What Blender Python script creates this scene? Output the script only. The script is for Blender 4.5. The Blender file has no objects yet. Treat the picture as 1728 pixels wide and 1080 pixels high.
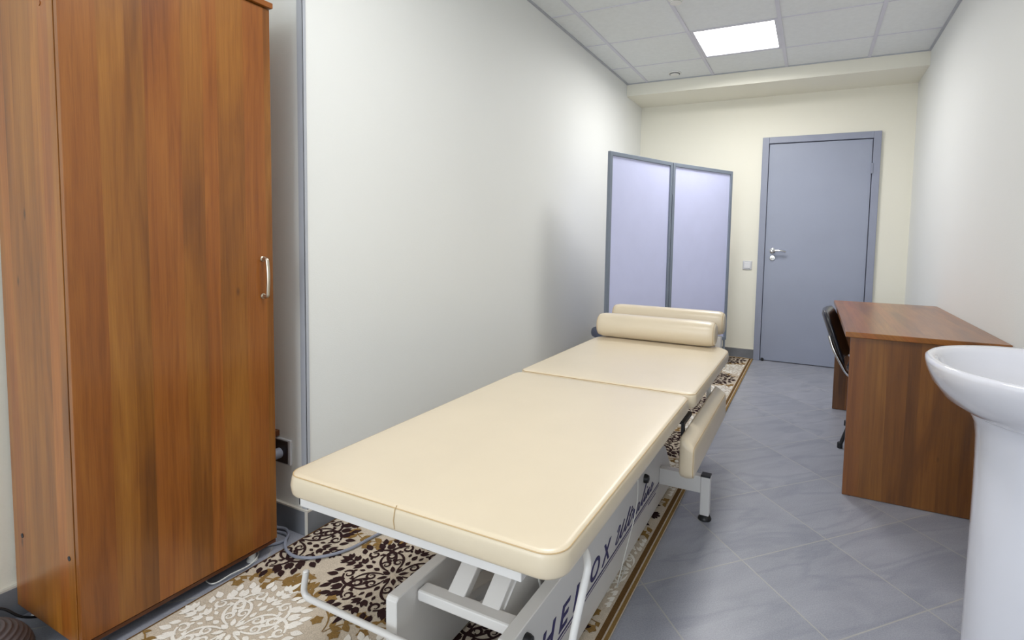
import bpy, bmesh, math, random
from mathutils import Vector, Matrix
random.seed(7)
PI = math.pi
SC = bpy.context.scene
COL = SC.collection

# ------------------------------------------------------------------ camera
FPX, PPX, PPY = 897.34, 928.61, 460.54
YAW, PITCH, ROLL = -0.4568, -0.0663, 0.0196
CAM = Vector((1.6662, 0.0, 1.1418))
fwd = Vector((math.sin(YAW)*math.cos(PITCH), math.cos(YAW)*math.cos(PITCH), math.sin(PITCH)))
rt = fwd.cross(Vector((0, 0, 1))).normalized()
up = rt.cross(fwd)
R_ = math.cos(ROLL)*rt + math.sin(ROLL)*up
U_ = -math.sin(ROLL)*rt + math.cos(ROLL)*up
cd = bpy.data.cameras.new('camera')
cd.sensor_fit = 'HORIZONTAL'
cd.sensor_width = 36.0
cd.lens = FPX/1728*36.0
cd.shift_x = (864-PPX)/1728
cd.shift_y = (PPY-540)/1728
cd.clip_start = 0.02
cam = bpy.data.objects.new('camera', cd)
COL.objects.link(cam)
M = Matrix((R_, U_, -fwd)).transposed().to_4x4()
M.translation = CAM
cam.matrix_world = M
SC.camera = cam

# ------------------------------------------------------------------ world, lights, exposure
SC.view_settings.view_transform = 'Standard'
SC.view_settings.look = 'None'
SC.view_settings.exposure = 0.06
SC.view_settings.gamma = 1.0
SC.view_settings.use_curve_mapping = False
SC.cycles.use_denoising = True
SC.cycles.max_bounces = 10
SC.cycles.diffuse_bounces = 6
SC.cycles.sample_clamp_indirect = 6.0
w = bpy.data.worlds.new('world'); SC.world = w; w.use_nodes = True
w.node_tree.nodes['Background'].inputs[0].default_value = (0.62, 0.74, 0.95, 1)
w.node_tree.nodes['Background'].inputs[1].default_value = 1.0

def area(name, loc, rot, sx, sy, power, color, spread=PI):
    l = bpy.data.lights.new(name, 'AREA'); l.shape = 'RECTANGLE'; l.size = sx; l.size_y = sy
    l.energy = power; l.color = color; l.spread = spread
    o = bpy.data.objects.new(name, l); COL.objects.link(o); o.location = loc; o.rotation_euler = rot
    return o
WH = 2.617            # ceiling height
REAR = -2.6           # wall behind the camera
# daylight through an unseen rear window, added behind the camera to light the room
area('added_window_daylight', (1.0, REAR+0.02, 1.45), (PI/2, 0, 0), 1.7, 1.5, 48, (0.86, 0.93, 1.0))
LAMP_W = (22.5, 14, 11)   # ceiling panel lamps, nearest the door first; the other two are added

# ------------------------------------------------------------------ node helpers
def newmat(name):
    m = bpy.data.materials.new(name); m.use_nodes = True
    nt = m.node_tree
    return m, nt, nt.nodes['Principled BSDF']
def N(nt, t, **kw):
    n = nt.nodes.new(t)
    for k, v in kw.items(): setattr(n, k, v)
    return n
def L(nt, a, b): nt.links.new(a, b)
def lin(r, g, b):
    f = lambda c: (c/255/12.92) if c/255 <= .04045 else ((c/255+.055)/1.055)**2.4
    return (f(r), f(g), f(b), 1)
def math_(nt, op, a, b=None, c=None):
    n = N(nt, 'ShaderNodeMath', operation=op)
    for i, v in enumerate((a, b, c)):
        if v is None: continue
        if isinstance(v, (int, float)): n.inputs[i].default_value = v
        else: L(nt, v, n.inputs[i])
    return n.outputs[0]
def noise(nt, vec, scale, detail=3, rough=.5, dist=0):
    n = N(nt, 'ShaderNodeTexNoise'); L(nt, vec, n.inputs['Vector'])
    n.inputs['Scale'].default_value = scale; n.inputs['Detail'].default_value = detail
    n.inputs['Roughness'].default_value = rough; n.inputs['Distortion'].default_value = dist
    return n.outputs['Fac']
def mapping(nt, vec, scale=(1, 1, 1), loc=(0, 0, 0)):
    n = N(nt, 'ShaderNodeMapping'); L(nt, vec, n.inputs['Vector'])
    n.inputs['Scale'].default_value = scale; n.inputs['Location'].default_value = loc
    return n.outputs[0]
def ramp(nt, fac, stops):
    n = N(nt, 'ShaderNodeValToRGB'); L(nt, fac, n.inputs[0])
    e = n.color_ramp.elements
    while len(e) < len(stops): e.new(.5)
    for i, (p, c) in enumerate(stops): e[i].position = p; e[i].color = c
    return n.outputs[0]
def mixc(nt, fac, a, b, mode='MIX'):
    n = N(nt, 'ShaderNodeMix', data_type='RGBA', blend_type=mode)
    if isinstance(fac, (int, float)): n.inputs[0].default_value = fac
    else: L(nt, fac, n.inputs[0])
    for i, v in ((6, a), (7, b)):
        if isinstance(v, tuple): n.inputs[i].default_value = v
        else: L(nt, v, n.inputs[i])
    return n.outputs[2]
def bump(nt, h, bs, strength, dist):
    n = N(nt, 'ShaderNodeBump'); L(nt, h, n.inputs['Height'])
    n.inputs['Strength'].default_value = strength; n.inputs['Distance'].default_value = dist
    L(nt, n.outputs[0], bs.inputs['Normal'])
def objco(nt): return N(nt, 'ShaderNodeTexCoord').outputs['Object']

def plain(name, col, rough=.5, metal=0, var=.04, vscale=8, bmp=0, bscale=300, coat=0, spec=.5, emis=None):
    m, nt, bs = newmat(name)
    co = objco(nt)
    f = noise(nt, co, vscale, 3)
    c2 = tuple(min(1, max(0, x*(1-var*2))) for x in col[:3])+(1,)
    c1 = tuple(min(1, x*(1+var)) for x in col[:3])+(1,)
    L(nt, ramp(nt, f, [(.3, c2), (.7, c1)]), bs.inputs['Base Color'])
    bs.inputs['Roughness'].default_value = rough
    bs.inputs['Metallic'].default_value = metal
    bs.inputs['Specular IOR Level'].default_value = spec
    bs.inputs['Coat Weight'].default_value = coat
    bs.inputs['Coat Roughness'].default_value = .08
    if bmp: bump(nt, noise(nt, co, bscale, 2), bs, bmp, .001)
    if emis:
        bs.inputs['Emission Color'].default_value = emis[0]; bs.inputs['Emission Strength'].default_value = emis[1]
    return m

def wood(name, axis, tone=1.0, gloss=.32, seed=0.0):
    """walnut-tone veneer in strips; grain runs along the named axis"""
    m, nt, bs = newmat(name)
    co = objco(nt)
    sep = N(nt, 'ShaderNodeSeparateXYZ'); L(nt, co, sep.inputs[0])
    X, Y, Z = sep.outputs
    if axis == 'z': u = math_(nt, 'ADD', X, Y); v = Z
    else: u = math_(nt, 'ADD', X, Z); v = Y
    u = math_(nt, 'ADD', u, seed)
    comb = N(nt, 'ShaderNodeCombineXYZ'); L(nt, u, comb.inputs[0]); L(nt, v, comb.inputs[1])
    uv = comb.outputs[0]
    # strips of uneven width
    wob = math_(nt, 'MULTIPLY', math_(nt, 'SINE', math_(nt, 'MULTIPLY', u, 31.0)), .28)
    lean = math_(nt, 'MULTIPLY', noise(nt, mapping(nt, uv, (3, .7, 1)), 1.0, 1), .35)
    su = math_(nt, 'ADD', math_(nt, 'ADD', math_(nt, 'MULTIPLY', u, 15.0), wob), lean)
    fl = math_(nt, 'FLOOR', su)
    wn = N(nt, 'ShaderNodeTexWhiteNoise', noise_dimensions='1D'); L(nt, fl, wn.inputs['W'])
    strip = wn.outputs['Value']
    off = N(nt, 'ShaderNodeCombineXYZ'); L(nt, math_(nt, 'MULTIPLY', strip, 7.0), off.inputs[2])
    va = N(nt, 'ShaderNodeVectorMath', operation='ADD'); L(nt, uv, va.inputs[0]); L(nt, off.outputs[0], va.inputs[1])
    uvs = va.outputs[0]
    broad = noise(nt, mapping(nt, uvs, (9, 1.1, 1)), 1.0, 3, .55, .6)
    grain = noise(nt, mapping(nt, uvs, (70, 2.2, 1)), 1.0, 4, .6, .8)
    fiber = noise(nt, mapping(nt, uvs, (420, 9, 1)), 1.0, 3, .6)
    t = lambda r, g, b: lin(min(255, r*tone), min(255, g*tone), min(255, b*tone))
    base = ramp(nt, broad, [(.28, t(116, 68, 24)), (.48, t(147, 90, 30)), (.72, t(170, 112, 44))])
    red = mixc(nt, math_(nt, 'MULTIPLY', math_(nt, 'GREATER_THAN', strip, .62), .42), base, t(142, 76, 28))
    sv = math_(nt, 'ADD', math_(nt, 'MULTIPLY', strip, .30), .80)
    cs = N(nt, 'ShaderNodeCombineColor'); [L(nt, sv, cs.inputs[i]) for i in range(3)]
    c = mixc(nt, 1.0, red, cs.outputs[0], 'MULTIPLY')
    gcol = ramp(nt, grain, [(.30, (.66, .58, .50, 1)), (.55, (1, 1, 1, 1)), (.8, (1.0, 1.0, 1.0, 1))])
    c = mixc(nt, .7, c, gcol, 'MULTIPLY')
    fcol = ramp(nt, fiber, [(.3, (.84, .80, .76, 1)), (.6, (1, 1, 1, 1))])
    c = mixc(nt, .8, c, fcol, 'MULTIPLY')
    # knots
    vo = N(nt, 'ShaderNodeTexVoronoi', feature='F1'); L(nt, mapping(nt, uvs, (9, 3.6, 0)), vo.inputs['Vector']); vo.inputs['Scale'].default_value = 1.0
    vo.inputs['Randomness'].default_value = 1.0
    kn = ramp(nt, vo.outputs['Distance'], [(.02, (.16, .10, .06, 1)), (.075, (1, 1, 1, 1))])
    c = mixc(nt, .8, c, kn, 'MULTIPLY')
    L(nt, c, bs.inputs['Base Color'])
    bs.inputs['Roughness'].default_value = gloss
    bs.inputs['Specular IOR Level'].default_value = .5
    bs.inputs['Coat Weight'].default_value = .25; bs.inputs['Coat Roughness'].default_value = .22
    bump(nt, fiber, bs, .12, .0006)
    return m

MT = {}
MT['wood_v'] = wood('walnut_veneer_vertical', 'z', .97)
MT['wood_side'] = wood('walnut_veneer_side', 'z', 1.06, .3, 3.3)
MT['wood_desk'] = wood('walnut_veneer_desk', 'z', .83, .36, 1.7)
MT['wood_top'] = wood('walnut_veneer_top', 'y', 1.0, .3, 5.1)
MT['edge'] = plain('dark_edge_band', lin(92, 50, 22), .4, var=.1)
MT['white_metal'] = plain('white_powder_coat', lin(218, 216, 214), .35, var=.01, coat=.2)
MT['grey_metal'] = plain('grey_painted_steel', lin(128, 137, 150), .4, .2, var=.02)
MT['black'] = plain('black_plastic', lin(26, 27, 30), .4, var=.05)
MT['ink'] = plain('navy_lettering', lin(40, 34, 92), .4, var=.02)
MT['leather'] = plain('cream_leatherette', lin(216, 201, 175), .38, var=.015, vscale=5, bmp=.10, bscale=500, coat=.7)
MT['leather'].node_tree.nodes['Principled BSDF'].inputs['Coat Roughness'].default_value = .35
MT['seam'] = plain('stitched_seam', lin(190, 162, 120), .5, var=.02)
MT['blk_leather'] = plain('black_leatherette', lin(34, 34, 42), .3, var=.05, coat=.3)
MT['chrome'] = plain('chrome', lin(215, 215, 215), .18, 1.0, var=.01)
MT['nickel'] = plain('satin_nickel', lin(200, 190, 172), .28, 1.0, var=.02)
MT['ceramic'] = plain('glazed_ceramic', lin(214, 214, 222), .12, var=.005, coat=.6)
MT['door'] = plain('grey_blue_door_paint', lin(150, 156, 174), .42, var=.015, vscale=3)
MT['doorframe'] = plain('grey_blue_frame_paint', lin(142, 147, 165), .4, var=.015)
MT['fabric'] = plain('pale_lilac_panel', lin(205, 209, 240), .55, var=.01, bmp=.1, bscale=600)
MT['trim_alu'] = plain('grey_aluminium_trim', lin(176, 179, 186), .45, 0, var=.02)
MT['grid'] = plain('ceiling_grid', lin(208, 208, 218), .5, var=.01)
MT['gap'] = plain('ceiling_gap', lin(120, 122, 126), .7, var=.02)
MT['tile_c'] = plain('mineral_ceiling_tile', lin(226, 229, 229), .9, var=.015, vscale=30, bmp=.25, bscale=220)
MT['plastic'] = plain('white_plastic', lin(225, 224, 220), .4, var=.01)
MT['switchp'] = plain('silver_grey_plastic', lin(196, 196, 200), .35, .1, var=.01)
MT['switchk'] = plain('light_rocker', lin(222, 222, 224), .35, var=.01)
MT['cable_g'] = plain('grey_cable', lin(134, 138, 152), .45, var=.02)
MT['cable_b'] = plain('black_cable', lin(20, 20, 22), .45, var=.02)
MT['cable_w'] = plain('white_cable', lin(215, 214, 208), .5, var=.02)
MT['ribbed'] = plain('dark_grey_ribbed', lin(92, 84, 86), .55, var=.04)
MT['rubber'] = plain('dark_rubber', lin(48, 50, 56), .6, var=.04)
MT['stool'] = plain('slate_grey_vinyl', lin(92, 98, 116), .5, var=.04)
MT['socket'] = plain('dark_socket_face', lin(44, 34, 32), .35, var=.04)
MT['lens'] = plain('lamp_diffuser', (1, 1, 1, 1), .5, var=0, emis=((0.97, .98, 1, 1), 7.0))

def wallmat(name, col, weave=True):
    m, nt, bs = newmat(name)
    co = objco(nt)
    f = noise(nt, co, 1.5, 3)
    L(nt, ramp(nt, f, [(.3, tuple(x*.985 for x in col[:3])+(1,)), (.7, col)]), bs.inputs['Base Color'])
    bs.inputs['Roughness'].default_value = .62
    bs.inputs['Specular IOR Level'].default_value = .35
    h = noise(nt, mapping(nt, co, (110, 110, 330)), 1.0, 3, .6)
    bump(nt, h, bs, .35 if weave else .2, .0012)
    return m
MT['wall'] = wallmat('cream_wallpaper', lin(230, 231, 228))
MT['wall_cream'] = wallmat('warm_cream_wallpaper', lin(234, 231, 217))

# floor: grey-blue porcelain tiles laid diagonally, hairline light grout
m, nt, bs = newmat('grey_floor_tile'); MT['floor'] = m
co = objco(nt)
sep = N(nt, 'ShaderNodeSeparateXYZ'); L(nt, co, sep.inputs[0])
a = math_(nt, 'DIVIDE', math_(nt, 'SUBTRACT', sep.outputs[0], 1.767), .2765)
b = math_(nt, 'DIVIDE', math_(nt, 'SUBTRACT', sep.outputs[1], 2.259), .2975)
p = math_(nt, 'MULTIPLY', math_(nt, 'ADD', a, b), .5)
q = math_(nt, 'MULTIPLY', math_(nt, 'SUBTRACT', a, b), .5)
def edge(nt, x):   # distance to nearest integer
    return math_(nt, 'ABSOLUTE', math_(nt, 'SUBTRACT', x, math_(nt, 'ROUND', x)))
ed = math_(nt, 'MINIMUM', edge(nt, p), edge(nt, q))
gm = ramp(nt, ed, [(.003, (.8, .8, .8, 1)), (.0058, (0, 0, 0, 1))])
cb = N(nt, 'ShaderNodeCombineXYZ'); L(nt, math_(nt, 'FLOOR', p), cb.inputs[0]); L(nt, math_(nt, 'FLOOR', q), cb.inputs[1])
wn = N(nt, 'ShaderNodeTexWhiteNoise', noise_dimensions='3D'); L(nt, cb.outputs[0], wn.inputs['Vector'])
cv = N(nt, 'ShaderNodeCombineXYZ'); L(nt, p, cv.inputs[0]); L(nt, q, cv.inputs[1]); L(nt, math_(nt, 'MULTIPLY', wn.outputs['Value'], 9), cv.inputs[2])
n1 = noise(nt, mapping(nt, cv.outputs[0], (1.1, 3.0, 1)), 1.0, 5, .6, .8)
vein = math_(nt, 'ABSOLUTE', math_(nt, 'SUBTRACT', noise(nt, mapping(nt, cv.outputs[0], (.5, 1.6, 1), (3, 1, 0)), 1.0, 3, .5, 1.2), .5))
c = ramp(nt, n1, [(.25, lin(134, 136, 146)), (.75, lin(158, 159, 168))])
c = mixc(nt, ramp(nt, vein, [(.0, (.38, .38, .38, 1)), (.05, (0, 0, 0, 1))]), c, lin(108, 112, 126))
c = mixc(nt, .18, c, ramp(nt, noise(nt, co, 240, 2), [(.35, lin(110, 114, 128)), (.65, lin(180, 184, 196))]))
c = mixc(nt, gm, c, lin(176, 172, 162))
L(nt, c, bs.inputs['Base Color'])
bs.inputs['Roughness'].default_value = .36
hh = math_(nt, 'SUBTRACT', math_(nt, 'MULTIPLY', noise(nt, co, 260, 3), .35), math_(nt, 'MULTIPLY', gm, .6))
bump(nt, hh, bs, .35, .0012)

# baseboard tile
m, nt, bs = newmat('grey_baseboard_tile'); MT['base'] = m
co = objco(nt)
L(nt, ramp(nt, noise(nt, co, 6, 4), [(.3, lin(104, 107, 112)), (.7, lin(128, 131, 138))]), bs.inputs['Base Color'])
bs.inputs['Roughness'].default_value = .4
MT['grout'] = plain('light_grout', lin(205, 200, 190), .7, var=.03)

# rug yarns
def yarn(name, c, vr=.16):
    m, nt, bs = newmat(name)
    co = objco(nt)
    f = noise(nt, co, 330, 3, .7); g = noise(nt, co, 22, 3)
    c0 = ramp(nt, f, [(.3, tuple(x*(1-vr*2) for x in c[:3])+(1,)), (.7, tuple(min(1, x*(1+vr)) for x in c[:3])+(1,))])
    c1 = mixc(nt, .5, c0, ramp(nt, g, [(.3, (.86, .84, .82, 1)), (.7, (1, 1, 1, 1))]), 'MULTIPLY')
    L(nt, c1, bs.inputs['Base Color'])
    bs.inputs['Roughness'].default_value = .95; bs.inputs['Specular IOR Level'].default_value = .1
    bump(nt, f, bs, .5, .002)
    return m
MT['y_beige'] = yarn('beige_yarn', lin(203, 190, 172))
MT['y_dark'] = yarn('dark_brown_yarn', lin(52, 34, 34))
MT['y_white'] = yarn('ivory_yarn', lin(238, 234, 226), .06)
MT['y_gold'] = yarn('golden_brown_yarn', lin(142, 112, 66))
MT['y_border'] = yarn('brown_border_yarn', lin(108, 80, 46))

# ------------------------------------------------------------------ mesh helpers
def link(name, bm, mats, parent=None, smooth=False, sharp=40):
    me = bpy.data.meshes.new(name)
    bmesh.ops.recalc_face_normals(bm, faces=bm.faces[:])
    if smooth:
        for f in bm.faces: f.smooth = True
        for e in bm.edges:
            if len(e.link_faces) == 2 and e.calc_face_angle(0) > math.radians(sharp): e.smooth = False
    bm.to_mesh(me); bm.free()
    if not isinstance(mats, (list, tuple)): mats = [mats]
    for mm in mats: me.materials.append(MT[mm] if isinstance(mm, str) else mm)
    o = bpy.data.objects.new(name, me); COL.objects.link(o)
    if parent: 
        o.parent = parent
        o.matrix_parent_inverse = Matrix.Translation(parent.location).inverted() if not parent.parent else Matrix.Identity(4)
    return o
def part(name, bm, mats, parent, smooth=False, sharp=40, label=None):
    """a part; its mesh is in world coordinates, so the parent's offset is undone"""
    o = link(name, bm, mats, None, smooth, sharp)
    o.parent = parent
    off = Vector((0, 0, 0)); q = parent
    while q: off += q.location; q = q.parent
    o.location = -off
    if label: o['label'] = label
    return o
def thing(name, loc, label, cat, group=None):
    o = bpy.data.objects.new(name, None); COL.objects.link(o); o.location = loc
    o.empty_display_size = .1
    return tag(o, label, cat, group)
def tag(o, label, cat, group=None, kind=None):
    o['label'] = label; o['category'] = cat
    if group: o['group'] = group
    if kind: o['kind'] = kind
    return o
def struct(name, bm, mats, smooth=False):
    o = link(name, bm, mats, None, smooth); o['kind'] = 'structure'; return o

def box(bm, x0, x1, y0, y1, z0, z1, bev=0, mi=0, seg=2):
    vs = [bm.verts.new((x, y, z)) for x in (x0, x1) for y in (y0, y1) for z in (z0, z1)]
    idx = [(0, 1, 3, 2), (4, 6, 7, 5), (0, 4, 5, 1), (2, 3, 7, 6), (0, 2, 6, 4), (1, 5, 7, 3)]
    fs = [bm.faces.new([vs[i] for i in f]) for f in idx]
    for f in fs: f.material_index = mi
    if bev:
        es = list({e for f in fs for e in f.edges})
        r = bmesh.ops.bevel(bm, geom=es, offset=bev, segments=seg, profile=.5, affect='EDGES')
        for f in r['faces']: f.material_index = mi
    return vs
def BX(*a, **k):
    bm = bmesh.new(); box(bm, *a, **k); return bm
def obox(bm, c, ax, ay, az, hx, hy, hz, bev=0, mi=0):
    """oriented box: centre, unit axes, half sizes"""
    c = Vector(c); ax = Vector(ax).normalized(); ay = Vector(ay).normalized(); az = Vector(az).normalized()
    n0 = len(bm.verts)
    vs = box(bm, -hx, hx, -hy, hy, -hz, hz, bev, mi)
    bm.verts.ensure_lookup_table()
    for v in bm.verts[n0:]:
        p_ = v.co.copy(); v.co = c + ax*p_.x + ay*p_.y + az*p_.z
def beam(bm, a, b, w_, h_, upv=(0, 0, 1), bev=.003, mi=0):
    a = Vector(a); b = Vector(b); d = (b-a); l = d.length; d.normalize()
    s = d.cross(Vector(upv)).normalized(); u_ = s.cross(d)
    tmp = bmesh.new(); obox(tmp, (a+b)/2, s, d, u_, w_/2, l/2, h_/2, bev, mi)
    me = bpy.data.meshes.new('t'); tmp.to_mesh(me); tmp.free(); bm.from_mesh(me); bpy.data.meshes.remove(me)
def catmull(pts, n=8):
    P = [Vector(p_) for p_ in pts]
    P = [P[0]*2-P[1]] + P + [P[-1]*2-P[-2]]
    out = []
    for i in range(1, len(P)-2):
        for k in range(n):
            t = k/n
            out.append(.5*((2*P[i])+(P[i+1]-P[i-1])*t+(2*P[i-1]-5*P[i]+4*P[i+1]-P[i+2])*t*t+(3*P[i]-P[i-1]-3*P[i+1]+P[i+2])*t**3))
    out.append(P[-2]); return out
def tube(bm, pts, r, seg=10, cap=True, mi=0, rs=None):
    pts = [Vector(p_) for p_ in pts]
    rings = []; nrm = None
    for i, p_ in enumerate(pts):
        d = (pts[min(i+1, len(pts)-1)]-pts[max(i-1, 0)]).normalized()
        if nrm is None:
            nrm = d.orthogonal().normalized()
        else:
            nrm = (nrm - d*nrm.dot(d)).normalized()
        bn = d.cross(nrm)
        rr = rs[i] if rs else r
        rings.append([bm.verts.new(p_ + (nrm*math.cos(2*PI*k/seg)+bn*math.sin(2*PI*k/seg))*rr) for k in range(seg)])
    for i in range(len(rings)-1):
        for k in range(seg):
            f = bm.faces.new((rings[i][k], rings[i][(k+1) % seg], rings[i+1][(k+1) % seg], rings[i+1][k])); f.material_index = mi
    if cap:
        for rr in (rings[0], rings[-1]):
            f = bm.faces.new(rr); f.material_index = mi
def bend(pts, rad, n=6):
    """polyline with rounded corners"""
    P = [Vector(p_) for p_ in pts]; out = [P[0]]
    for i in range(1, len(P)-1):
        a = (P[i-1]-P[i]); b = (P[i+1]-P[i]); r = min(rad, a.length*.48, b.length*.48)
        a.normalize(); b.normalize()
        s, e = P[i]+a*r, P[i]+b*r
        for k in range(n+1):
            t = k/n; out.append(s*(1-t)**2 + P[i]*2*t*(1-t) + e*t*t)
    out.append(P[-1]); return out
def lathe(bm, prof, c, seg=32, axis='z', mi=0, cap=True):
    rings = []
    for r, h in prof:
        ring = []
        for k in range(seg):
            a = 2*PI*k/seg; ca, sa = math.cos(a)*r, math.sin(a)*r
            v = (ca, sa, h) if axis == 'z' else ((ca, h, sa) if axis == 'y' else (h, ca, sa))
            ring.append(bm.verts.new(Vector(c)+Vector(v)))
        rings.append(ring)
    for i in range(len(rings)-1):
        for k in range(seg):
            f = bm.faces.new((rings[i][k], rings[i][(k+1) % seg], rings[i+1][(k+1) % seg], rings[i+1][k])); f.material_index = mi
    if cap:
        for rr in (rings[0], rings[-1]):
            f = bm.faces.new(rr); f.material_index = mi
def rrect(x0, x1, y0, y1, rads, inset=0, n=8):
    """rounded rectangle outline; rads = radius at (x1,y1),(x0,y1),(x0,y0),(x1,y0)"""
    out = []
    cs = ((x1, y1, 0), (x0, y1, 90), (x0, y0, 180), (x1, y0, 270))
    for (cx, cy, a0), r in zip(cs, rads):
        ri = max(.002, r-inset)
        sx = -1 if cx == x1 else 1; sy = -1 if cy == y1 else 1
        ox = cx + sx*(ri+inset); oy = cy + sy*(ri+inset)
        for k in range(n+1):
            a = math.radians(a0+90*k/n); out.append((ox+ri*math.cos(a), oy+ri*math.sin(a)))
    return out
def loft(bm, loops, mi=0, cap0=True, cap1=True):
    rings = [[bm.verts.new(p_) for p_ in lp] for lp in loops]
    n = len(rings[0])
    for i in range(len(rings)-1):
        for k in range(n):
            f = bm.faces.new((rings[i][k], rings[i][(k+1) % n], rings[i+1][(k+1) % n], rings[i+1][k])); f.material_index = mi
    if cap0: bm.faces.new(rings[0][::-1]).material_index = mi
    if cap1: bm.faces.new(rings[-1]).material_index = mi
def cushion(x0, x1, y0, y1, z0, z1, rads, er=.016, dome=.004, tf=lambda p_: p_):
    bm = bmesh.new(); loops = []
    prof = [(er, z0)]
    for k in range(1, 5):
        a = PI/2*k/4; prof.append((er-er*math.sin(a), z0+er*.8-er*.8*math.cos(a)))
    prof.append((-.0025, (z0+z1)/2))
    for k in range(0, 6):
        a = PI/2*k/5; prof.append((er-er*math.cos(a), z1-er+er*math.sin(a)))
    mh = min(x1-x0, y1-y0)/2-er-.01
    for ins, dz in ((.03, .3), (.08, .7), (.16, 1.0)): prof.append((er+min(ins, mh*ins/.16), z1+dome*dz))
    for ins, z in prof: loops.append([tf(Vector((a, b, z))) for a, b in rrect(x0, x1, y0, y1, rads, ins)])
    loft(bm, loops); return bm
def ring_path(x0, x1, y0, y1, z, rads, inset, tf=lambda p_: p_):
    lp = [tf(Vector((a, b, z))) for a, b in rrect(x0, x1, y0, y1, rads, inset)]
    return lp+[lp[0]]
def dupe(root, delta, label):
    r = root.copy(); COL.objects.link(r); r.location = root.location+Vector(delta); r['label'] = label
    for ch in list(root.children):
        c_ = ch.copy(); COL.objects.link(c_); c_.parent = r
        for g in ch.children:
            d_ = g.copy(); COL.objects.link(d_); d_.parent = c_
    return r

# ------------------------------------------------------------------ the room
W, LY = 2.403, 5.473
YS, ZS = 4.98, 2.507
XR, YT = -0.385, 1.35       # recess wall, step
BH = 0.098
bm = BX(XR-.1, W+.1, REAR-.1, LY+.1, -.06, 0); struct('floor', bm, 'floor')

# walls (each 0.1 thick)
struct('wall_left', BX(-.5, 0, YT, LY+.1, 0, WH+.1), 'wall')
struct('wall_left_recess', BX(XR-.12, XR, REAR-.1, YT, 0, WH+.1), 'wall_cream')
# back wall with a door opening
DX0, DX1, DZ, FR = 1.198, 2.159, 2.121, .058
bm = bmesh.new()
box(bm, 0, DX0+.02, LY, LY+.12, 0, WH+.1); box(bm, DX1-.02, W, LY, LY+.12, 0, WH+.1); box(bm, DX0+.02, DX1-.02, LY, LY+.12, DZ-.02, WH+.1)
struct('wall_back', bm, 'wall_cream')
struct('wall_right', BX(W, W+.12, REAR-.1, LY+.12, 0, WH+.1), 'wall')
# rear wall with an opening for the added, unseen window
bm = bmesh.new()
wx0, wx1, wz0, wz1 = .1, 1.9, .65, 2.25
box(bm, XR, wx0, REAR-.12, REAR, 0, WH+.1); box(bm, wx1, W, REAR-.12, REAR, 0, WH+.1)
box(bm, wx0, wx1, REAR-.12, REAR, 0, wz0); box(bm, wx0, wx1, REAR-.12, REAR, wz1, WH+.1)
struct('wall_rear', bm, 'wall')
bm = bmesh.new()
for a_, b_, c_, d_ in ((wx0, wx1, wz0, wz0+.06), (wx0, wx1, wz1-.06, wz1), (wx0, wx0+.06, wz0, wz1), (wx1-.06, wx1, wz0, wz1), (.97, 1.03, wz0, wz1)):
    box(bm, a_, b_, REAR-.09, REAR-.03, c_, d_)
struct('added_window', bm, 'plastic')  # frame of the unseen window, added along with its daylight
# soffit beam above the door
struct('trim_1', BX(0, W, YS, LY, ZS, WH+.05), 'wall_cream')

# ceiling: 60 cm tiles; coarse runners along y, fine seams along x
GX = [.199+.6*k for k in range(-1, 4)]
GY = [3.301+.6*k for k in range(-9, 3)]
GY = [g for g in GY if g > REAR+.01]
bm = bmesh.new()
xs = [XR] + [g for g in GX if g > XR] + [W]; ys = [REAR] + GY + [YS]
for i in range(len(xs)-1):
    for j in range(len(ys)-1):
        a_, b_, c_, d_ = xs[i], xs[i+1], ys[j], ys[j+1]
        if abs(a_-.799) < .01 and any(abs(c_-v) < .01 for v in (3.901, .901, -2.099)): continue   # lamp bays
        g = .003
        box(bm, a_+g, b_-g, c_+g, d_-g, WH+.004, WH+.016, .002)
box(bm, XR-.1, W+.1, REAR-.1, LY+.1, WH+.10, WH+.16, mi=1)
struct('ceiling', bm, ['tile_c', 'gap'])
bm = bmesh.new()
for g in GX:
    if XR < g < W: box(bm, g-.012, g+.012, REAR, YS, WH-.001, WH+.020)
for g in GY: box(bm, XR, W, g-.005, g+.005, WH+.0005, WH+.018)
box(bm, 0, .016, YT, YS, WH-.004, WH+.02, mi=1); box(bm, W-.016, W, REAR, YS, WH-.004, WH+.02, mi=1)
box(bm, 0, W, YS-.012, YS, WH-.003, WH+.02, mi=1)
struct('trim_2', bm, ['grid', 'trim_alu'])

# baseboards with a pale top grout line
def basebd(name, segs):
    bm = bmesh.new()
    for (x0, x1, y0, y1) in segs:
        box(bm, x0, x1, y0, y1, 0, BH-.006, .001)
        box(bm, x0, x1, y0, y1, BH-.006, BH, mi=1)
    struct(name, bm, ['base', 'grout'])
basebd('baseboard_left', [(0, .012, YT-.012, LY)])
basebd('baseboard_step', [(XR, 0, YT-.012, YT)])
basebd('baseboard_recess', [(XR, XR+.012, REAR, YT-.012)])
basebd('baseboard_back', [(.012, DX0, LY-.012, LY), (DX1, W-.012, LY-.012, LY)])
basebd('baseboard_right', [(W-.012, W, REAR, LY)])
bm = bmesh.new(); box(bm, .0, .014, YT-.0135, YT-.0115, 0, BH+.001)
box(bm, -.004, .0135, YT-.0135, YT-.004, BH, BH+.002)
struct('trim_3', bm, 'grout')
# aluminium corner profile at the wall step
bm = bmesh.new(); box(bm, -.026, .003, YT-.004, YT, BH, WH, .001); box(bm, 0, .003, YT-.004, YT+.012, BH, WH, .001)
struct('trim_4', bm, 'trim_alu')

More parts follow.
